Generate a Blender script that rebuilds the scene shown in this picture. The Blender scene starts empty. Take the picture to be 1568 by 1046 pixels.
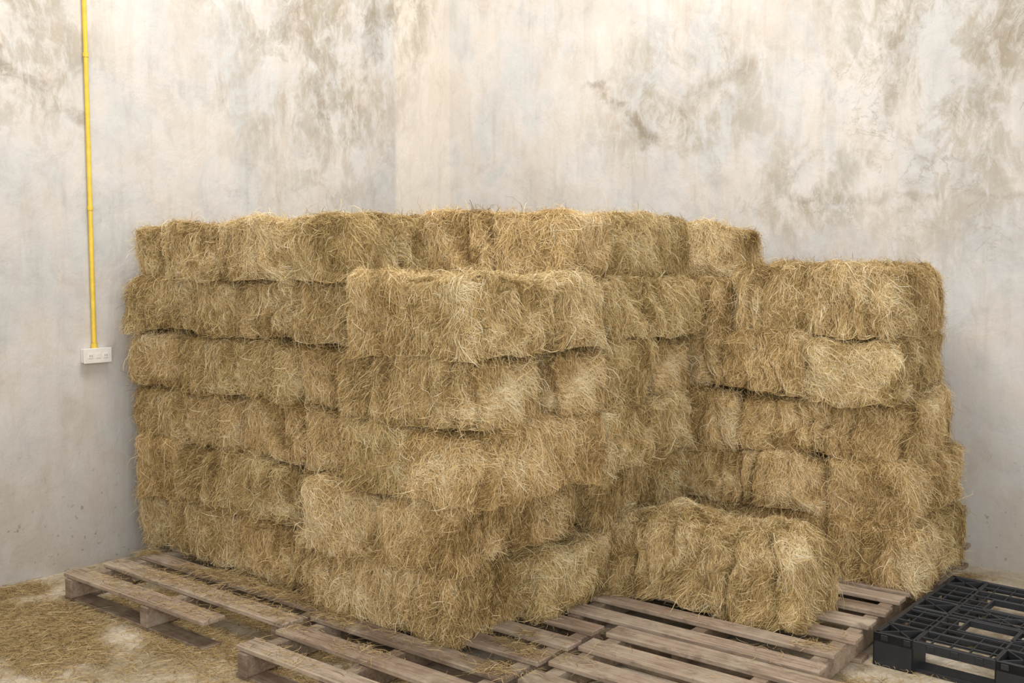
import bpy, bmesh, math, random
import numpy as np
from mathutils import Vector, Matrix

random.seed(7)
scn = bpy.context.scene
scn.view_settings.view_transform = 'Standard'
scn.view_settings.look = 'None'
COL = scn.collection

# ------------------------------------------------------------------ frame
# room corner C, u runs along the right wall, v runs along the left wall
ANG = math.radians(-38.0)
CU, SU = math.cos(ANG), math.sin(ANG)
C = (-0.50, 8.10)
def Wd(u, v, z=0.0):
    return (C[0] + u*CU + v*SU, C[1] + u*SU - v*CU, z)
def WdA(u, v, z):
    return np.stack([C[0] + u*CU + v*SU, C[1] + u*SU - v*CU, z], -1)

# ------------------------------------------------------------------ node helpers
def new_mat(name):
    m = bpy.data.materials.new(name)
    m.use_nodes = True
    nt = m.node_tree
    for n in list(nt.nodes):
        nt.nodes.remove(n)
    return m, nt
def N(nt, typ, **kw):
    n = nt.nodes.new(typ)
    for k, v in kw.items():
        if k in ('inp',):
            for kk, vv in v.items():
                n.inputs[kk].default_value = vv
        else:
            setattr(n, k, v)
    return n
def L(nt, a, b):
    nt.links.new(a, b)
def ramp(nt, fac, stops, interp='LINEAR'):
    r = nt.nodes.new('ShaderNodeValToRGB')
    r.color_ramp.interpolation = interp
    els = r.color_ramp.elements
    while len(els) < len(stops):
        els.new(0.5)
    for e, (p, c) in zip(els, stops):
        e.position = p
        e.color = (c[0], c[1], c[2], 1) if len(c) == 3 else c
    L(nt, fac, r.inputs['Fac'])
    return r.outputs['Color']
def g(x):
    return (x, x, x)
def noise(nt, vec, scale, detail=4, rough=0.55, dist=0.0):
    n = N(nt, 'ShaderNodeTexNoise', inp={'Scale': scale, 'Detail': detail, 'Roughness': rough, 'Distortion': dist})
    L(nt, vec, n.inputs['Vector'])
    return n.outputs['Fac']
def mapping(nt, vec, scale=(1,1,1), loc=(0,0,0), rot=(0,0,0)):
    m = N(nt, 'ShaderNodeMapping')
    m.inputs['Scale'].default_value = scale
    m.inputs['Location'].default_value = loc
    m.inputs['Rotation'].default_value = rot
    L(nt, vec, m.inputs['Vector'])
    return m.outputs['Vector']
def mixc(nt, fac, a, b, mode='MIX'):
    m = N(nt, 'ShaderNodeMix', data_type='RGBA', blend_type=mode)
    for s, x in ((m.inputs[0], fac), (m.inputs[6], a), (m.inputs[7], b)):
        if isinstance(x, (int, float)):
            s.default_value = x
        elif isinstance(x, tuple):
            s.default_value = (x[0], x[1], x[2], 1)
        else:
            L(nt, x, s)
    return m.outputs[2]
def math_(nt, op, a, b=None, clamp=False):
    m = N(nt, 'ShaderNodeMath', operation=op, use_clamp=clamp)
    for i, x in enumerate((a, b)):
        if x is None: continue
        if isinstance(x, (int, float)): m.inputs[i].default_value = x
        else: L(nt, x, m.inputs[i])
    return m.outputs[0]
def maprange(nt, v, a, b, smooth=False):
    mr = N(nt, 'ShaderNodeMapRange')
    if smooth: mr.interpolation_type = 'SMOOTHSTEP'
    mr.inputs['From Min'].default_value = a; mr.inputs['From Max'].default_value = b
    L(nt, v, mr.inputs['Value'])
    return mr.outputs['Result']
def vmath(nt, op, a, b=None, scale=None):
    m = N(nt, 'ShaderNodeVectorMath', operation=op)
    for i, x in enumerate((a, b)):
        if x is None: continue
        if isinstance(x, tuple): m.inputs[i].default_value = x
        else: L(nt, x, m.inputs[i])
    if scale is not None:
        if isinstance(scale, (int, float)): m.inputs['Scale'].default_value = scale
        else: L(nt, scale, m.inputs['Scale'])
    return m.outputs['Value'] if op in ('LENGTH', 'DOT_PRODUCT') else m.outputs['Vector']
def finish(nt, color, rough=0.8, bump=None, bstr=0.3, bdist=0.01, spec=0.3):
    p = N(nt, 'ShaderNodeBsdfPrincipled')
    p.inputs['Roughness'].default_value = rough
    p.inputs['Specular IOR Level'].default_value = spec
    if isinstance(color, tuple): p.inputs['Base Color'].default_value = (*color, 1)
    else: L(nt, color, p.inputs['Base Color'])
    if bump is not None:
        b = N(nt, 'ShaderNodeBump', inp={'Strength': bstr, 'Distance': bdist})
        L(nt, bump, b.inputs['Height'])
        L(nt, b.outputs[0], p.inputs['Normal'])
    o = N(nt, 'ShaderNodeOutputMaterial')
    L(nt, p.outputs[0], o.inputs[0])
    return p

# ------------------------------------------------------------------ materials
def blob(nt, pos, center, radius, zs=1.0):
    s = vmath(nt, 'MULTIPLY', vmath(nt, 'SUBTRACT', pos, center), (1, 1, zs))
    return maprange(nt, vmath(nt, 'LENGTH', s), radius, radius*0.15, True)
def seg(nt, pos, a, b, r):
    """soft smear along the wall from a to b"""
    ab = tuple(b[i]-a[i] for i in range(3)); l2 = sum(x*x for x in ab)
    pa = vmath(nt, 'SUBTRACT', pos, a)
    t = math_(nt, 'DIVIDE', vmath(nt, 'DOT_PRODUCT', pa, ab), l2, True)
    proj = vmath(nt, 'SCALE', ab, None, t)
    d = vmath(nt, 'LENGTH', vmath(nt, 'SUBTRACT', pa, proj))
    return maprange(nt, d, r, r*0.1, True)

def wall_material(name, masks, segs, band):
    m, nt = new_mat(name)
    geo = N(nt, 'ShaderNodeTexCoord')
    pos = geo.outputs['Object']
    n1 = noise(nt, pos, 0.8, 4, 0.6, 0.2)
    base = ramp(nt, n1, [(0.32, (0.545, 0.535, 0.52)), (0.5, (0.62, 0.603, 0.583)), (0.70, (0.675, 0.66, 0.64))])
    n2 = noise(nt, mapping(nt, pos, (1, 1, 0.7), (3, 1, 7)), 2.6, 8, 0.66, 0.5)
    tint = ramp(nt, n2, [(0.38, (0.89, 0.92, 0.94)), (0.5, (1, 0.985, 0.97)), (0.62, (0.99, 0.925, 0.86))])
    c = mixc(nt, 0.8, base, tint, 'MULTIPLY')
    if band:
        rel = vmath(nt, 'SUBTRACT', pos, (C[0], C[1], 0))
        dv = vmath(nt, 'DOT_PRODUCT', rel, (SU, -CU, 0))
        bm_ = maprange(nt, dv, 0.64, 0.60, True)
        c = mixc(nt, math_(nt, 'MULTIPLY', bm_, 0.8), c, (0.77, 0.71, 0.625))
    st = noise(nt, mapping(nt, pos, (6, 6, 0.7)), 2.0, 8, 0.66, 0.3)
    stc = ramp(nt, st, [(0.36, (0.87, 0.845, 0.80)), (0.48, (1, 1, 1)), (0.7, (1.03, 1.03, 1.03))])
    c = mixc(nt, 0.5, c, stc, 'MULTIPLY')
    n5 = noise(nt, mapping(nt, pos, (1, 1, .75)), 6.0, 10, 0.7, 0.6)
    c = mixc(nt, 0.65, c, ramp(nt, n5, [(0.36, g(0.86)), (0.47, g(0.99)), (0.6, g(1.04))]), 'MULTIPLY')
    acc = None
    for ctr, r, zs in masks:
        b = blob(nt, pos, ctr, r, zs)
        acc = b if acc is None else math_(nt, 'MAXIMUM', acc, b)
    acc = math_(nt, 'ADD', math_(nt, 'MULTIPLY', acc, 0.9), 0.08, True)
    # broad soft stains with drips
    s1 = noise(nt, mapping(nt, pos, (1.2, 1.2, 0.85), (9, 4, 2)), 2.6, 12, 0.70, 0.5)
    s1m = ramp(nt, s1, [(0.45, g(0)), (0.51, g(0.6)), (0.60, g(1))])
    s1b = noise(nt, mapping(nt, pos, (1, 1, 0.5), (2, 3, 9)), 11.0, 9, 0.75, 0.6)
    s1c = ramp(nt, s1b, [(0.40, g(0.12)), (0.54, g(1))])
    sm = math_(nt, 'MULTIPLY', math_(nt, 'MULTIPLY', s1m, acc), s1c)
    c = mixc(nt, math_(nt, 'MULTIPLY', sm, 0.85), c, (0.355, 0.31, 0.235))
    # fine trowel scratches / hairline marks
    s4 = noise(nt, mapping(nt, pos, (1, 1, 0.8), (1, 8, 5)), 3.4, 7, 0.62, 0.9)
    line = math_(nt, 'ABSOLUTE', math_(nt, 'SUBTRACT', s4, 0.5))
    lm = ramp(nt, line, [(0.0, g(1)), (0.014, g(0))])
    gate = ramp(nt, noise(nt, mapping(nt, pos, (1, 1, 1), (5, 5, 5)), 2.6, 5), [(0.50, g(0)), (0.6, g(1))])
    lf = math_(nt, 'MULTIPLY', math_(nt, 'MULTIPLY', lm, gate), math_(nt, 'ADD', math_(nt, 'MULTIPLY', acc, 0.40), 0.10))
    c = mixc(nt, lf, c, (0.25, 0.21, 0.155))
    if segs:
        nv = N(nt, 'ShaderNodeTexNoise', inp={'Scale': 4.5, 'Detail': 6, 'Roughness': 0.62})
        L(nt, pos, nv.inputs['Vector'])
        dpos = vmath(nt, 'ADD', pos, vmath(nt, 'SCALE', vmath(nt, 'SUBTRACT', nv.outputs['Color'], (0.5, 0.5, 0.5)), None, 0.36))
        a2 = None
        for a, b, r, stg in segs:
            x = math_(nt, 'MULTIPLY', seg(nt, dpos, a, b, r), stg)
            a2 = x if a2 is None else math_(nt, 'MAXIMUM', a2, x)
        s3 = ramp(nt, s1b, [(0.38, g(0.3)), (0.54, g(1))])
        c = mixc(nt, math_(nt, 'MULTIPLY', a2, s3), c, (0.27, 0.225, 0.165))
    # grime and specks near the floor
    sep = N(nt, 'ShaderNodeSeparateXYZ'); L(nt, pos, sep.inputs[0])
    low = maprange(nt, sep.outputs['Z'], 1.3, 0.0)
    lown = math_(nt, 'MULTIPLY', low, ramp(nt, n2, [(0.3, g(0.5)), (0.65, g(0.9))]))
    c = mixc(nt, lown, c, (0.37, 0.34, 0.295))
    sp = noise(nt, pos, 26, 3, 0.6)
    spm = ramp(nt, sp, [(0.64, g(0)), (0.70, g(1))])
    lo2 = maprange(nt, sep.outputs['Z'], 0.8, 0.3)
    c = mixc(nt, math_(nt, 'MULTIPLY', math_(nt, 'MULTIPLY', spm, lo2), 0.6), c, (0.2, 0.17, 0.13))
    h = math_(nt, 'ADD', math_(nt, 'ADD', noise(nt, pos, 5, 8, 0.6, 0.5), math_(nt, 'MULTIPLY', st, 0.3)), math_(nt, 'MULTIPLY', n5, 0.5))
    finish(nt, c, 0.85, h, 0.4, 0.02, 0.2)
    return m

def floor_material():
    m, nt = new_mat('dusty_concrete_floor')
    pos = N(nt, 'ShaderNodeTexCoord').outputs['Object']
    n1 = noise(nt, pos, 2.2, 6, 0.62, 0.4)
    c = ramp(nt, n1, [(0.38, (0.38, 0.31, 0.205)), (0.5, (0.56, 0.48, 0.36)), (0.62, (0.74, 0.66, 0.54))])
    n2 = noise(nt, pos, 60, 5, 0.7)
    c = mixc(nt, 0.6, c, ramp(nt, n2, [(0.35, g(0.6)), (0.6, g(1.0))]), 'MULTIPLY')
    finish(nt, c, 0.9, n2, 0.3, 0.01, 0.2)
    return m

def hay_material(name='hay', k=1.0):
    m, nt = new_mat(name)
    at = N(nt, 'ShaderNodeAttribute', attribute_name='tone')
    oi = N(nt, 'ShaderNodeObjectInfo')
    st = [(0.0, (0.15, 0.094, 0.034)), (0.25, (0.44, 0.308, 0.125)), (0.55, (0.735, 0.556, 0.282)),
          (0.8, (0.87, 0.73, 0.445)), (1.0, (0.95, 0.88, 0.66))]
    c = ramp(nt, at.outputs['Fac'], [(p, tuple(x*k for x in cc)) for p, cc in st])
    t = ramp(nt, oi.outputs['Random'], [(0.0, (0.93, 0.92, 0.85)), (0.5, (1, 0.985, 0.96)), (1.0, (1.0, 0.955, 0.89))])
    c = mixc(nt, 1.0, c, t, 'MULTIPLY')
    pos = N(nt, 'ShaderNodeTexCoord').outputs['Object']
    n = noise(nt, mapping(nt, pos, (30, 30, 8)), 3.0, 3, 0.7, 0.6)
    c = mixc(nt, 0.3, c, ramp(nt, n, [(0.35, g(0.6)), (0.65, g(1.15))]), 'MULTIPLY')
    p = N(nt, 'ShaderNodeBsdfPrincipled')
    p.inputs['Roughness'].default_value = 0.6
    p.inputs['Specular IOR Level'].default_value = 0.25
    L(nt, c, p.inputs['Base Color'])
    tr = N(nt, 'ShaderNodeBsdfTranslucent')
    L(nt, c, tr.inputs['Color'])
    mx = N(nt, 'ShaderNodeMixShader'); mx.inputs[0].default_value = 0.2
    L(nt, p.outputs[0], mx.inputs[1]); L(nt, tr.outputs[0], mx.inputs[2])
    o = N(nt, 'ShaderNodeOutputMaterial'); L(nt, mx.outputs[0], o.inputs[0])
    return m

def wood_material():
    m, nt = new_mat('weathered_pallet_wood')
    pos = N(nt, 'ShaderNodeTexCoord').outputs['Object']
    at = N(nt, 'ShaderNodeAttribute', attribute_name='tone')
    c = ramp(nt, at.outputs['Fac'], [(0, (0.21, 0.145, 0.10)), (0.5, (0.33, 0.24, 0.172)), (1, (0.43, 0.335, 0.255))])
    n = noise(nt, mapping(nt, pos, (1.5, 30, 30)), 3, 6, 0.65, 0.5)
    c = mixc(nt, 0.95, c, ramp(nt, n, [(0.3, g(0.42)), (0.65, g(1.15))]), 'MULTIPLY')
    d = noise(nt, pos, 5, 6, 0.68)
    c = mixc(nt, ramp(nt, d, [(0.46, g(0)), (0.66, g(0.55))]), c, (0.48, 0.41, 0.31))
    d2 = noise(nt, mapping(nt, pos, (1, 2, 2), (4, 4, 4)), 7, 6, 0.7)
    c = mixc(nt, ramp(nt, d2, [(0.54, g(0)), (0.66, g(0.65))]), c, (0.13, 0.09, 0.06))
    finish(nt, c, 0.8, n, 0.4, 0.004, 0.25)
    return m

def simple_mat(name, col, rough=0.5, spec=0.4, var=0.12, sc=20):
    m, nt = new_mat(name)
    pos = N(nt, 'ShaderNodeTexCoord').outputs['Object']
    n = noise(nt, pos, sc, 4, 0.6)
    c = mixc(nt, 1.0, col, ramp(nt, n, [(0.3, g(1-var)), (0.7, g(1+var))]), 'MULTIPLY')
    finish(nt, c, rough, n, 0.05, 0.002, spec)
    return m

PL = lambda v, z: Wd(0, v, z)
PR = lambda u, z: Wd(u, 0, z)
M_wallL = wall_material('plaster_wall_left_mat',
    [((-1.35, 7.0, 3.25), 1.35, 0.75), (PL(3.45, 2.9), 0.75, 0.9), ((-0.85, 7.65, 3.8), 0.6, 0.6)],
    [(PL(3.70, 2.92), PL(3.30, 2.62), 0.08, 0.6), (PL(3.30, 2.62), PL(3.08, 2.55), 0.07, 0.6),
     (PL(0.76, 3.85), PL(0.92, 3.1), 0.11, 0.5), (PL(1.36, 3.0), PL(1.33, 2.8), 0.10, 0.6),
     (PL(1.9, 3.7), PL(1.5, 3.3), 0.22, 0.4)], True)
M_wallR = wall_material('plaster_wall_right_mat',
    [((1.15, 6.82, 2.8), 1.0, 1.1), (PR(3.8, 3.0), 1.25, 0.65), (PR(3.0, 2.2), 0.7, 1.3)],
    [(PR(1.33, 3.02), PR(1.70, 2.80), 0.06, 0.6), (PR(1.70, 2.80), PR(1.82, 2.58), 0.09, 0.8),
     (PR(2.08, 2.84), PR(2.56, 3.02), 0.12, 0.5), (PR(2.87, 2.14), PR(4.2, 2.12), 0.05, 0.32),
     (PR(3.62, 3.35), PR(3.47, 2.78), 0.12, 0.4), (PR(3.47, 2.78), PR(3.40, 2.35), 0.07, 0.4),
     (PR(4.1, 3.3), PR(4.0, 2.6), 0.15, 0.4)], False)
M_floor = floor_material()
M_hay = hay_material(); M_litter = hay_material('hay_litter_mat', 0.78); M_wood = wood_material()
M_yellow = simple_mat('yellow_conduit_pvc', (0.76, 0.54, 0.06), 0.4)
M_white = simple_mat('white_outlet_plastic', (0.76, 0.74, 0.70), 0.4, 0.4, 0.05)
M_slot = simple_mat('outlet_slot_black', (0.03, 0.03, 0.03), 0.5)
M_black = simple_mat('black_pallet_plastic', (0.022, 0.023, 0.026), 0.5, 0.4, 0.3, 8)

# ------------------------------------------------------------------ mesh helpers
def obj_from(name, verts, faces, mat, tone=None):
    me = bpy.data.meshes.new(name)
    me.from_pydata(verts, [], faces)
    me.update()
    me.materials.append(mat)
    if tone is not None:
        a = me.attributes.new('tone', 'FLOAT', 'POINT')
        a.data.foreach_set('value', np.asarray(tone, np.float32))
    o = bpy.data.objects.new(name, me)
    COL.objects.link(o)
    return o

class Boxes:
    """collects chamfered boards/bars into one mesh"""
    def __init__(s):
        s.v = []; s.f = []; s.t = []
    def box(s, lo, hi, tone=0.5, ch=0.003, rot=0.0, mat=None):
        bm = bmesh.new()
        bmesh.ops.create_cube(bm, size=1.0)
        sx, sy, sz = hi[0]-lo[0], hi[1]-lo[1], hi[2]-lo[2]
        for v in bm.verts:
            v.co = Vector((v.co.x*sx, v.co.y*sy, v.co.z*sz))
        if ch > 0:
            bmesh.ops.bevel(bm, geom=list(bm.edges), offset=min(ch, sx/3, sy/3, sz/3), segments=1, affect='EDGES')
        cx, cy, cz = (hi[0]+lo[0])/2, (hi[1]+lo[1])/2, (hi[2]+lo[2])/2
        R = Matrix.Rotation(rot, 3, 'Z') if mat is None else mat
        b = len(s.v)
        bm.verts.index_update()
        for v in bm.verts:
            c = R @ v.co
            s.v.append((c.x+cx, c.y+cy, c.z+cz)); s.t.append(tone)
        for f in bm.faces:
            s.f.append([b+v.index for v in f.verts])
        bm.free()

# ------------------------------------------------------------------ room
def slab(name, uv, z0, z1, mat):
    vs = [Wd(u, v, z0) for u, v in uv] + [Wd(u, v, z1) for u, v in uv]
    n = len(uv)
    fs = [list(range(n))[::-1], [n+i for i in range(n)]] + [[i, (i+1) % n, n+(i+1) % n, n+i] for i in range(n)]
    o = obj_from(name, vs, fs, mat)
    bm = bmesh.new(); bm.from_mesh(o.data)
    bmesh.ops.recalc_face_normals(bm, faces=list(bm.faces)); bm.to_mesh(o.data); bm.free()
    return o
slab('floor', [(-0.2, -0.2), (9, -0.2), (9, 9), (-0.2, 9)], -0.12, 0.0, M_floor)
slab('wall_left', [(-0.2, -0.2), (0, -0.2), (0, 9), (-0.2, 9)], 0.0, 5.0, M_wallL)
slab('wall_right', [(0.0, -0.2), (9, -0.2), (9, 0), (0.0, 0)], 0.0, 5.0, M_wallR)

# ------------------------------------------------------------------ noise in numpy
class SNoise:
    def __init__(s, rng, freq, n=7, dim=1):
        s.k = rng.normal(size=(dim, n, 3)) * freq
        s.ph = rng.uniform(0, 6.28, size=(dim, n))
    def __call__(s, p):
        out = [np.sin(p @ s.k[d].T + s.ph[d]).sum(-1) / math.sqrt(s.k.shape[1]*0.5) for d in range(s.k.shape[0])]
        return np.stack(out, -1) if len(out) > 1 else out[0]

def normalize(a):
    return a / np.maximum(np.linalg.norm(a, axis=-1, keepdims=True), 1e-8)

def ribbons(P, width, rng, nrm):
    Nn, S, _ = P.shape
    T = np.gradient(P, axis=1)
    wv = normalize(np.cross(T, (nrm + rng.normal(size=nrm.shape)*0.45)[:, None, :]))
    taper = np.interp(np.linspace(0, 1, S), [0, 0.15, 0.8, 1], [0.5, 1, 0.9, 0.25])
    off = wv * (width[:, None, None]*0.5) * taper[None, :, None]
    V = np.stack([P-off, P+off], 2).reshape(-1, 3)
    base = (np.arange(Nn)*S*2)[:, None] + (np.arange(S-1)*2)[None, :]
    Q = np.stack([base, base+1, base+3, base+2], -1).reshape(-1, 4)
    return V, Q

def fast_mesh(name, V, Q, tone, mat):
    me = bpy.data.meshes.new(name)
    me.vertices.add(len(V)); me.vertices.foreach_set('co', V.astype(np.float32).ravel())
    me.loops.add(len(Q)*4); me.loops.foreach_set('vertex_index', Q.astype(np.int32).ravel())
    me.polygons.add(len(Q))
    me.polygons.foreach_set('loop_start', (np.arange(len(Q))*4).astype(np.int32))
    me.update(calc_edges=True)
    me.validate()
    a = me.attributes.new('tone', 'FLOAT', 'POINT')
    a.data.foreach_set('value', tone.astype(np.float32))
    me.polygons.foreach_set('use_smooth', np.ones(len(me.polygons), dtype=bool))
    me.materials.append(mat)
    return me

def cube_grid(nx, ny, nz):
    idx = {}; V = []; Q = []
    def vi(i, j, k):
        key = (i, j, k)
        if key not in idx:
            idx[key] = len(V); V.append((2*i/nx-1, 2*j/ny-1, 2*k/nz-1))
        return idx[key]
    for i in range(nx):
        for j in range(ny):
            Q.append([vi(i,j,0), vi(i,j+1,0), vi(i+1,j+1,0), vi(i+1,j,0)])
            Q.append([vi(i,j,nz), vi(i+1,j,nz), vi(i+1,j+1,nz), vi(i,j+1,nz)])
    for i in range(nx):
        for k in range(nz):
            Q.append([vi(i,0,k), vi(i+1,0,k), vi(i+1,0,k+1), vi(i,0,k+1)])
            Q.append([vi(i,ny,k), vi(i,ny,k+1), vi(i+1,ny,k+1), vi(i+1,ny,k)])
    for j in range(ny):
        for k in range(nz):
            Q.append([vi(0,j,k), vi(0,j,k+1), vi(0,j+1,k+1), vi(0,j+1,k)])
            Q.append([vi(nx,j,k), vi(nx,j+1,k), vi(nx,j+1,k+1), vi(nx,j,k+1)])
    return np.array(V, float), np.array(Q)

BL, BW, BH = 0.88, 0.43, 0.300

def make_bale(seed, nstr=32000, dims=(BL, BW, BH), r=0.045, amp=1.0, slump=0.0):
    rng = np.random.default_rng(seed)
    L_, W_, H_ = dims
    half = np.array([L_/2, W_/2, H_/2]) - 0.006
    inner = half - r
    w1 = SNoise(rng, 5.0, 6, 3); w2 = SNoise(rng, 18.0, 9, 3)
    grooves = np.cumsum(rng.uniform(0.06, 0.15, 11)) - L_/2 - 0.03
    gd = rng.uniform(0.15, 1.0, 11)
    gs = rng.normal(size=11)*0.15
    def warp(p):
        q = p + w1(p)*0.012*amp + w2(p)*0.0078*amp
        gg = np.zeros(p.shape[:-1])
        for x0, d0, s0 in zip(grooves, gd, gs):
            xx = p[..., 0] + 0.010*np.sin(p[..., 2]*18 + seed) + s0*p[..., 2]
            gg = np.maximum(gg, d0*np.exp(-((xx-x0)/0.013)**2))
        q[..., 1] *= 1 - 0.12*gg
        q[..., 2] *= 1 - 0.07*gg
        q[..., 2] -= 0.010*(p[..., 0]/half[0])**2
        if slump:
            hz = np.clip((q[..., 2] + H_/2)/H_, 0, 1.2)
            q[..., 1] *= 1 + slump*0.35*(0.6-hz)
            q[..., 0] *= 1 + slump*0.12*(0.6-hz)
            q[..., 2] -= slump*0.10*hz*(np.abs(p[..., 0])/half[0])**2.5 * H_
        return q, gg
    V, Q = cube_grid(60, 26, 20)
    V = V*half
    inn = np.clip(V, -inner, inner)
    V = inn + r*normalize(V-inn)
    Vw, gg = warp(V)
    bt = 0.22 - 0.2*gg + 0.06*SNoise(rng, 30, 6)(V)  # grooves darkened: crevice shade put into the body colour
    areas = np.array([half[1]*half[2]]*2 + [half[0]*half[2]]*2 + [half[0]*half[1]*0.95, half[0]*half[1]*0.12])
    face = rng.choice(6, nstr, p=areas/areas.sum())
    P = rng.uniform(-1, 1, (nstr, 3))*half
    ax = np.array([0, 0, 1, 1, 2, 2])[face]; sg = np.array([1, -1, 1, -1, 1, -1])[face]
    n0 = np.zeros((nstr, 3)); n0[np.arange(nstr), ax] = sg
    P[np.arange(nstr), ax] = half[ax]*sg
    inn = np.clip(P, -inner, inner); P = inn + r*normalize(P-inn)
    fl = SNoise(rng, 11.0, 6)(P); fl2 = SNoise(rng, 28.0, 6)(P)
    th = 0.45*fl + 0.45*fl2 + rng.normal(size=nstr)*0.45
    wild = rng.random(nstr) < 0.24
    th = np.where(wild, rng.uniform(-3.1, 3.1, nstr), th)
    down = np.array([0, 0, -1.0])
    hor = np.cross(n0, down)
    d = np.cos(th)[:, None]*down + np.sin(th)[:, None]*hor
    tp = ax == 2
    a2 = rng.uniform(0, 6.283, nstr)
    dt = np.stack([np.cos(a2)*0.9, np.sin(a2) + 0.25*np.sign(P[:, 1]), np.zeros(nstr)], -1)
    d[tp] = normalize(dt[tp])
    shag = rng.random(nstr) < 0.05
    d = normalize(d + n0*(0.03 + 0.36*rng.random(nstr)**3 + shag*0.42)[:, None])
    Ln = rng.uniform(0.028, 0.08, nstr)
    Ln = np.where(rng.random(nstr) < 0.12, rng.uniform(0.08, 0.15, nstr), Ln)
    S = 5
    curl = rng.normal(size=(nstr, 3))*0.19
    lift = 0.001 + 0.010*rng.random(nstr)**1.7
    zmin = np.where(rng.random(nstr) < 0.15, -H_/2 - 0.045, -H_/2 - 0.005)
    if slump: zmin = np.full(nstr, -H_/2 - 0.004)
    pts = [P + n0*(lift*0.3)[:, None]]
    p = pts[0].copy()
    for k in range(S-1):
        kink = rng.normal(size=(nstr, 3))*0.15
        d = normalize(d + curl + kink + down*0.12)
        p = p + d*(Ln/(S-1))[:, None]
        q = np.abs(p) - inner
        q[:, 2] = np.where(p[:, 2] < -inner[2], np.minimum(q[:, 2], 0.03), q[:, 2])
        qm = np.maximum(q, 0); ln = np.linalg.norm(qm, axis=-1)
        dist = ln + np.minimum(q.max(-1), 0) - r
        nn = np.where((ln > 1e-6)[:, None], np.sign(p)*qm/np.maximum(ln, 1e-6)[:, None], n0)
        push = np.maximum(lift - dist, 0)
        p = p + nn*push[:, None]
        far = (dist > 0.009) & ~(shag & (dist < 0.03))
        d = np.where(far[:, None], normalize(d - nn*0.5), d)
        p[:, 2] = np.maximum(p[:, 2], zmin)
        pts.append(p.copy())
    PP = np.stack(pts, 1)
    PW, g2 = warp(PP)
    wd = rng.uniform(0.0011, 0.0026, nstr)
    RV, RQ = ribbons(PW, wd, rng, n0)
    tone = 0.50 + 0.11*fl + 0.10*fl2 + rng.normal(size=nstr)*0.21 + np.where(rng.random(nstr) < 0.1, 0.2, 0)
    tone = tone - 0.42*g2[:, 0]  # straw darker in the grooves, crevice shade carried by its colour
    tone = np.clip(tone, 0.02, 1)
    rt = np.repeat(tone, S*2)
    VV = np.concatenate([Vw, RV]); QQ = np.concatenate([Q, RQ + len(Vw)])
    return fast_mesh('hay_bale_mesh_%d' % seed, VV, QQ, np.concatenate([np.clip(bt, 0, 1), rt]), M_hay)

bale_meshes = [make_bale(100+i) for i in range(8)]
slumped = make_bale(333, 44000, (0.98, 0.50, 0.38), r=0.085, amp=1.4, slump=0.9)
PT = 0.143   # pallet deck height
LH = 0.307
def bale(u, v, layer, along='u', dz=0.0, dr=None, tilt=None, me=None, scale=None, z=None, ju=0.015, jv=0.032):
    if me is None: me = bale_meshes[random.randrange(8)]
    o = bpy.data.objects.new('hay_bale', me)
    COL.objects.link(o)
    sc = (random.uniform(0.97, 1.02), random.uniform(0.96, 1.05), random.uniform(0.98, 1.03))
    if scale is not None: sc = scale
    zz = PT + BH/2 + (layer-1)*LH + dz if z is None else z
    o.location = Wd(u + random.uniform(-ju, ju), v + random.uniform(-jv, jv), zz + random.uniform(-0.003, 0.004))
    a = ANG + (math.pi/2 if along == 'v' else 0) + random.choice((0, math.pi))
    a += random.uniform(-0.055, 0.055) if dr is None else dr
    t = tilt if tilt is not None else (random.uniform(-0.03, 0.03), random.uniform(-0.02, 0.02))
    if layer == 1: t = (t[0]*0.4, t[1]*0.4)
    o.rotation_euler = (t[0], t[1], a)
    o.scale = sc
    return o

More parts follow.
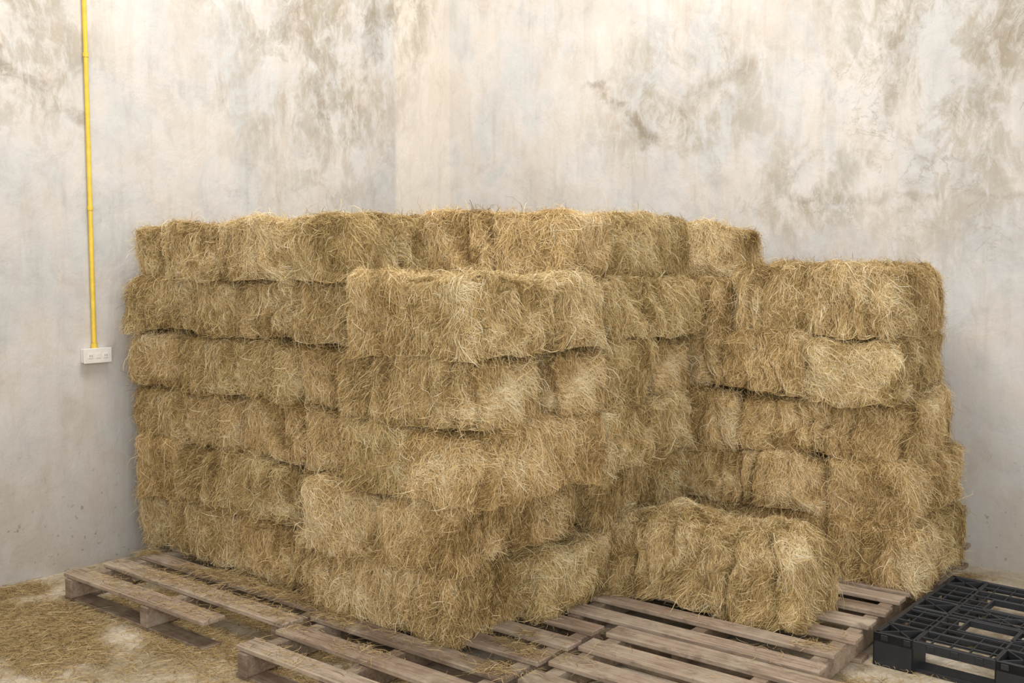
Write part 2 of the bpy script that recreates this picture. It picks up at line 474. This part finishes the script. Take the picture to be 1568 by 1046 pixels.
for ly in range(1, 7):
    A = (ly % 2 == 1)
    lz = -0.025 if ly == 6 else 0
    # ---- left block front row
    if A:
        bale(0.63, 2.74, ly, scale=(1.05, 1, 1.0)); bale(1.58, 2.72, ly, scale=(1.06, 1, 1.02))
    else:
        bale(0.385, 2.52, ly, 'v', lz); bale(1.10, 2.74, ly, 'u', lz, scale=(1.05, 1, 1)); bale(1.82, 2.50, ly, 'v', lz)
    for vc in ((2.28, 1.83, 1.38) if A else (1.83, 1.38)):
        bale(0.64, vc, ly); bale(1.54, vc, ly)
    # ---- centre block
    f = 0.12
    if ly == 1:
        bale(2.25, 2.84, ly, scale=(1.0, 1.03, 1.03)); bale(2.38, 2.37, ly); bale(2.38, 1.90, ly); bale(2.38, 1.43, ly)
    elif ly == 2:
        bale(2.05, 2.62, ly, 'v', scale=(1, .98, 1.02)); bale(2.50, 2.60, ly, 'v', scale=(1, 1.0, 1.02))
        bale(2.60, 1.66, ly, 'v'); bale(2.17, 1.66, ly, 'v')
    elif ly == 4:
        bale(2.50, 2.78+f, ly, scale=(0.84, 1.05, 1.03))
        bale(2.42, 2.37, ly, ju=0.02); bale(2.42, 1.90, ly, ju=0.02); bale(2.38, 1.43, ly)
    elif ly in (3, 5):
        zs = 1.06 if ly == 5 else 1.02
        bale(2.32, 2.56+f, ly, 'v', scale=(1, .88, zs), jv=0.02); bale(2.70, 2.55+f, ly, 'v', scale=(1.02, .90, zs), jv=0.02)
        bale(2.66, 1.72, ly, 'v'); bale(2.21, 1.70, ly, 'v')
    # ---- right block
    sh = 0.06 - 0.035*ly
    if ly <= 5:
        if A:
            sc = (1.0, 1.04, 1.18) if ly == 5 else None
            z5 = 0.03 if ly == 5 else 0
            bale(3.55+sh, 0.95, ly, 'u', z5, scale=sc); bale(3.55+sh, 0.49, ly, 'u', z5, scale=sc)
            bale(2.65+sh, 0.95, ly); bale(2.65+sh, 0.49, ly)
            bale(1.74, 0.95, ly); bale(0.82, 0.95, ly)
        else:
            bale(3.78+sh, 0.72, ly, 'v'); bale(3.11+sh, 0.95, ly); bale(3.11+sh, 0.49, ly); bale(2.21+sh, 0.95, ly)
            bale(2.21+sh, 0.49, ly); bale(1.30, 0.95, ly); bale(0.65, 0.95, ly)
# layer-6 back pieces
bale(2.40, 2.26, 6, 'u', 0.0, scale=(1.0, 1.0, 1.06))
bale(2.58, 1.58, 6, 'v', 0.0)
bale(2.50, 0.72, 6, 'u', -0.02)
bale(1.6, 0.72, 6, 'u', 0.0)
# lone bale lying on the pallets
bale(3.25, 1.75, 1, 'u', 0.0, dr=0.03, me=slumped, scale=(1, 1, 1), ju=0, jv=0, tilt=(0, 0), z=PT+0.19)

# ------------------------------------------------------------------ wooden pallets
slat_rects = []
def wooden_pallet(u0, v0, lu=1.2, lv=1.15, seed=0, short_first=None, rot=0.0, n=6, w=0.125):
    rg = random.Random(seed)
    B = Boxes()
    pitch = (lv - w)/(n-1)
    for i in range(n):
        y0 = i*pitch
        ww = w*rg.uniform(0.86, 1.05)
        e0, e1 = rg.uniform(-0.015, 0.015), rg.uniform(-0.015, 0.015)
        x1 = lu + e1
        if i == 0 and short_first: x1 = short_first
        R = Matrix.Rotation(rg.uniform(-0.008, 0.008), 3, 'Z') @ Matrix.Rotation(rg.uniform(-0.02, 0.02), 3, 'X')
        B.box((e0, y0, 0.1185), (x1, y0+ww, 0.140), rg.uniform(0.1, 1), 0.003, mat=R)
        slat_rects.append((u0+e0, u0+x1, v0+lv-y0-ww, v0+lv-y0))
    for x in (0.03, lu/2-0.03, lu-0.09):
        y00 = -0.012 if not (short_first and x > short_first-0.05) else pitch
        B.box((x, y00, 0.020), (x+0.06, lv, 0.1175), rg.uniform(0.0, 0.5), 0.003)
    for y in (0.0, lv/2-0.05, lv-0.1):
        x1 = lu if not (short_first and y == 0.0) else short_first
        B.box((0, y, 0.0), (x1, y+0.1, 0.0195), rg.uniform(0, 0.5), 0.003)
    o = obj_from('wooden_pallet', B.v, B.f, M_wood, B.t)
    o.data.transform(Matrix.Translation((0, -lv, 0)))
    o.location = Wd(u0, v0, 0)
    o.rotation_euler = (0, 0, ANG + rot)
    return o
k = 0
for (u0, v0, lu, sf, n, w_) in [(0.44, 2.37, 1.50, 1.20, 6, .115), (1.97, 2.44, 1.1, None, 6, .115), (3.10, 2.40, 1.45, None, 6, .115),
                 (0.30, 1.2, 1.2, None, 6, .12), (1.54, 1.2, 1.2, None, 6, .12), (2.79, 1.22, 1.2, None, 6, .11),
                 (0.30, 0.03, 1.2, None, 6, .12), (1.54, 0.03, 1.2, None, 6, .12), (2.79, 0.03, 1.2, None, 6, .11)]:
    wooden_pallet(u0, v0, lu=lu, seed=20+k, short_first=sf, n=n, w=w_); k += 1

# ------------------------------------------------------------------ black plastic pallet
def plastic_pallet():
    B = Boxes()
    LX, LY, H = 1.15, 1.05, 0.145
    top = H; th = 0.014
    def bar(x0, y0, x1, y1, z0, z1): B.box((x0, y0, z0), (x1, y1, z1), 0.5, 0.0015)
    for y in (0, LY-0.022):
        bar(0, y, LX, y+0.022, top-0.04, top)
    for x in (0, LX-0.022):
        bar(x, 0, x+0.022, LY, top-0.04, top)
    fx = [(0, 0.17), (LX/2-0.085, LX/2+0.085), (LX-0.17, LX)]
    fy = [(0, 0.16), (LY/2-0.08, LY/2+0.08), (LY-0.16, LY)]
    feet = []
    for a0, a1 in fx:
        for b0, b1 in fy:
            feet.append((a0, a1, b0, b1))
            t = 0.008
            bar(a0, b0, a1, b0+t, 0, top+0.001); bar(a0, b1-t, a1, b1, 0, top+0.001)
            bar(a0, b0, a0+t, b1, 0, top+0.001); bar(a1-t, b0, a1, b1, 0, top+0.001)
            cx, cy = (a0+a1)/2, (b0+b1)/2
            for s in (1, -1):
                B.box((cx-0.108, cy-0.004, top-0.03), (cx+0.108, cy+0.004, top), 0.5, 0.001, s*math.radians(43))
            bar(a0, b0, a1, b1, 0.0, 0.006)
    for b0, b1 in fy:
        bar(0.0, b0+0.03, LX, b1-0.03, 0.0, 0.018)
    holes = []
    for cx in (LX*0.325, LX*0.675):
        for cy in (LY*0.325, LY*0.675):
            holes.append((cx-0.10, cx+0.10, cy-0.075, cy+0.075))
    for h in holes:
        t = 0.010
        bar(h[0]-t, h[2]-t, h[1]+t, h[2], top-0.03, top); bar(h[0]-t, h[3], h[1]+t, h[3]+t, top-0.03, top)
        bar(h[0]-t, h[2], h[0], h[3], top-0.03, top); bar(h[1], h[2], h[1]+t, h[3], top-0.03, top)
    blocks = holes + feet
    def hrib(y, w, z0, z1):
        cuts = sorted([(h[0], h[1]) for h in blocks if h[2]-0.002 < y < h[3]+0.002])
        cur = 0.01
        for c0, c1 in cuts:
            if c0 > cur + 0.004: bar(cur, y-w/2, c0, y+w/2, z0, z1)
            cur = max(cur, c1)
        if cur < LX-0.02: bar(cur, y-w/2, LX-0.01, y+w/2, z0, z1)
    def vrib(x, w, z0, z1):
        cuts = sorted([(h[2], h[3]) for h in blocks if h[0]-0.002 < x < h[1]+0.002])
        cur = 0.01
        for c0, c1 in cuts:
            if c0 > cur + 0.004: bar(x-w/2, cur, x+w/2, c0, z0, z1)
            cur = max(cur, c1)
        if cur < LY-0.02: bar(x-w/2, cur, x+w/2, LY-0.01, z0, z1)
    ny = 13
    for i in range(1, ny):
        hrib(LY*i/ny, 0.005, top-th, top-0.002)
    nx = 15
    for i in range(1, nx):
        vrib(LX*i/nx, 0.005, top-th, top-0.0025)
    for y in (0.165, LY/2-0.085, LY/2+0.085, LY-0.165):
        hrib(y, 0.010, top-0.025, top)
    for x in (0.175, LX/2-0.09, LX/2+0.09, LX-0.175):
        vrib(x, 0.010, top-0.025, top)
    for cx, cy, ang in ((LX*0.325, LY*0.5, 38), (LX*0.675, LY*0.5, -38), (LX*0.5, LY*0.325, 38), (LX*0.5, LY*0.675, -38)):
        B.box((cx-0.12, cy-0.005, top-0.02), (cx+0.12, cy+0.005, top), 0.5, 0.001, math.radians(ang))
        B.box((cx-0.12, cy-0.005, top-0.02), (cx+0.12, cy+0.005, top-0.0008), 0.5, 0.001, -math.radians(ang))
    for i in range(12):
        x = LX*(i+0.5)/12
        bar(x-0.015, -0.004, x+0.015, 0.0, top-0.03, top-0.006)
        bar(x-0.015, LY, x+0.015, LY+0.004, top-0.03, top-0.006)
    for i in range(10):
        y = LY*(i+0.5)/10
        bar(-0.004, y-0.015, 0.0, y+0.015, top-0.03, top-0.006)
    o = obj_from('black_plastic_pallet', B.v, B.f, M_black)
    o.data.transform(Matrix.Translation((0, -LY, 0)))
    o.location = Wd(4.085, 0.76, 0.0)
    o.rotation_euler = (0, 0, ANG - math.radians(3.2))
plastic_pallet()

# ------------------------------------------------------------------ conduit + outlet box on the left wall
def tube(path, r, seg=14):
    vs = []; fs = []
    for i, p in enumerate(path):
        for s in range(seg):
            a = 2*math.pi*s/seg
            vs.append((p[0]+r*math.cos(a), p[1]+r*math.sin(a), p[2]))
    for i in range(len(path)-1):
        for s in range(seg):
            fs.append([i*seg+s, i*seg+(s+1) % seg, (i+1)*seg+(s+1) % seg, (i+1)*seg+s])
    return vs, fs
vc = 3.08
root = bpy.data.objects.new('electrical_conduit', None); COL.objects.link(root)
vs, fs = tube([Wd(0.018, vc, z) for z in np.linspace(1.255, 4.98, 12)], 0.0125)
o = obj_from('pipe', vs, fs, M_yellow); o.parent = root
for p in o.data.polygons: p.use_smooth = True
for z in (2.05, 2.9, 3.75):
    vs, fs = tube([Wd(0.018, vc, z-0.012), Wd(0.018, vc, z+0.012)], 0.0155)
    o = obj_from('clip', vs, fs, M_yellow); o.parent = root
vs, fs = tube([Wd(0.018, vc, 1.255), Wd(0.018, vc, 1.285)], 0.017)
o = obj_from('coupling', vs, fs, M_yellow); o.parent = root

B = Boxes()
B.box((-0.0, -0.080, -0.040), (0.040, 0.080, 0.040), 0.5, 0.004)
B.box((0.040, -0.084, -0.043), (0.049, 0.084, 0.043), 0.5, 0.003)
root2 = bpy.data.objects.new('electrical_outlet_box', None); COL.objects.link(root2)
o = obj_from('housing', B.v, B.f, M_white); o.parent = root2
B = Boxes()
for y in (-0.045, 0.0, 0.045):
    B.box((0.049, y-0.014, -0.014), (0.0515, y+0.014, 0.014), 0.5, 0.001)
o = obj_from('socket_modules', B.v, B.f, M_white); o.parent = root2
B = Boxes()
for y in (-0.045, 0.045):
    for dy in (-0.006, 0.006):
        B.box((0.0515, y+dy-0.0012, -0.005), (0.0522, y+dy+0.0012, 0.005), 0.5, 0)
o = obj_from('socket_slots', B.v, B.f, M_slot); o.parent = root2
root2.location = Wd(0.0, vc-0.005, 1.215); root2.rotation_euler = (0, 0, ANG)

# ------------------------------------------------------------------ loose straw litter
def litter():
    rng = np.random.default_rng(5)
    nn = 60000
    u = rng.uniform(-0.0, 5.3, nn); v = rng.uniform(0.3, 5.2, nn)
    n1 = 75000
    ua = rng.uniform(0.0, 2.6, n1); va = rng.uniform(3.1, 4.7, n1)
    n2 = 11000
    ub = rng.uniform(0.2, 2.9, n2); vb = 2.97 + np.abs(rng.normal(size=n2))*0.14
    n3 = 8000
    uc = 2.83 + np.abs(rng.normal(size=n3))*0.17; vcc = rng.uniform(1.2, 3.2, n3)
    n4 = 5500
    ud = 3.24 + rng.normal(size=n4)*0.4; vd = 2.02 + np.abs(rng.normal(size=n4))*0.11
    n5 = 2500
    ue = 4.0 + np.abs(rng.normal(size=n5))*0.08; ve = rng.uniform(0.2, 1.4, n5)
    u = np.concatenate([u, ua, ub, uc, ud, ue]); v = np.concatenate([v, va, vb, vcc, vd, ve])
    near = np.arange(len(u)) >= nn + n1
    onslat = np.zeros(len(u), bool)
    for a0, a1, b0, b1 in slat_rects:
        onslat |= (u > a0) & (u < a1) & (v > b0) & (v < b1)
    q = np.stack([u, v, np.zeros_like(u)], -1)
    den = SNoise(rng, 3.4, 7)(q) + 0.8*SNoise(rng, 10, 7)(q)
    keep = (rng.random(len(u)) < np.clip((den + 0.75)*0.8, 0.13, 1)) | (near & (den > -0.4))
    keep &= (~onslat) | (near & (den > 0)) | (rng.random(len(u)) < 0.16)
    inside = ((u < 2.66) & (v < 2.85)) | ((u < 3.95) & (v < 1.1)) | ((u > 2.85) & (u < 3.6) & (v > 1.6) & (v < 1.9)) | (u < 0.01)
    keep &= ~inside
    keep &= ~((u > 4.05) & (v > 0.8) & (v < 1.9) & (rng.random(len(u)) < 0.5))
    u, v, onslat = u[keep], v[keep], onslat[keep]
    n = len(u)
    z = np.where(onslat, 0.143, 0.004)
    P = WdA(u, v, z)
    a = rng.uniform(0, 6.283, n)
    d = np.stack([np.cos(a), np.sin(a), rng.normal(size=n)*0.12+0.05], -1)
    Ln = rng.uniform(0.025, 0.09, n); S = 5
    curl = rng.uniform(-0.4, 0.4, n)
    h = 0.014*rng.random(n)**1.5
    pts = [P + np.array([0, 0, 1])*h[:, None]]; p = pts[0].copy()
    for k in range(S-1):
        c, s = np.cos(curl), np.sin(curl)
        d = np.stack([d[:, 0]*c - d[:, 1]*s, d[:, 0]*s + d[:, 1]*c, d[:, 2]*0.6], -1)
        p = p + d*(Ln/(S-1))[:, None]
        p[:, 2] = np.maximum(p[:, 2], z)
        pts.append(p.copy())
    PP = np.stack(pts, 1)
    rel = PP - np.array([C[0], C[1], 0])
    uu = rel[..., 0]*CU + rel[..., 1]*SU; vv = rel[..., 0]*SU - rel[..., 1]*CU
    ok = (uu.min(1) > 0.01) & (vv.min(1) > 0.01)
    PP = PP[ok]
    n = len(PP)
    up = np.tile(np.array([0, 0, 1.0]), (n, 1))
    V, Q = ribbons(PP, rng.uniform(0.0012, 0.0026, n), rng, up)
    tone = np.clip(0.44 + rng.normal(size=n)*0.2, 0.03, 1)
    me = fast_mesh('loose_straw', V, Q, np.repeat(tone, S*2), M_litter)
    o = bpy.data.objects.new('loose_straw', me); COL.objects.link(o)
litter()

# ------------------------------------------------------------------ light
w = bpy.data.worlds.new('World'); scn.world = w; w.use_nodes = True
bg = w.node_tree.nodes['Background']
bg.inputs[0].default_value = (1.0, 0.98, 0.955, 1); bg.inputs[1].default_value = 0.77
def area(name, loc, target, size, power, col):
    l = bpy.data.lights.new(name, 'AREA'); l.shape = 'RECTANGLE'; l.size = size[0]; l.size_y = size[1]
    l.energy = power; l.color = col
    o = bpy.data.objects.new(name, l); COL.objects.link(o)
    o.location = loc
    o.rotation_euler = (Vector(target)-Vector(loc)).to_track_quat('-Z', 'Y').to_euler()
    return o
area('ceiling_light_panel', (-0.5, 4.2, 5.6), (-0.1, 6.6, 1.4), (2.0, 1.6), 170, (1.0, 0.955, 0.89))
area('front_fill_light', (0.9, -2.0, 2.4), (0.2, 6, 0.9), (4.0, 2.5), 235, (1.0, 0.97, 0.93))  # added fill behind the camera to lift the dark bale faces; no door modelled

# ------------------------------------------------------------------ camera
cam = bpy.data.cameras.new('Camera'); cam.lens = 35; cam.sensor_width = 36
co = bpy.data.objects.new('Camera', cam); COL.objects.link(co)
co.location = (0, 0, 1.7)
co.rotation_euler = (math.radians(90-4.1), 0, 0)
scn.camera = co
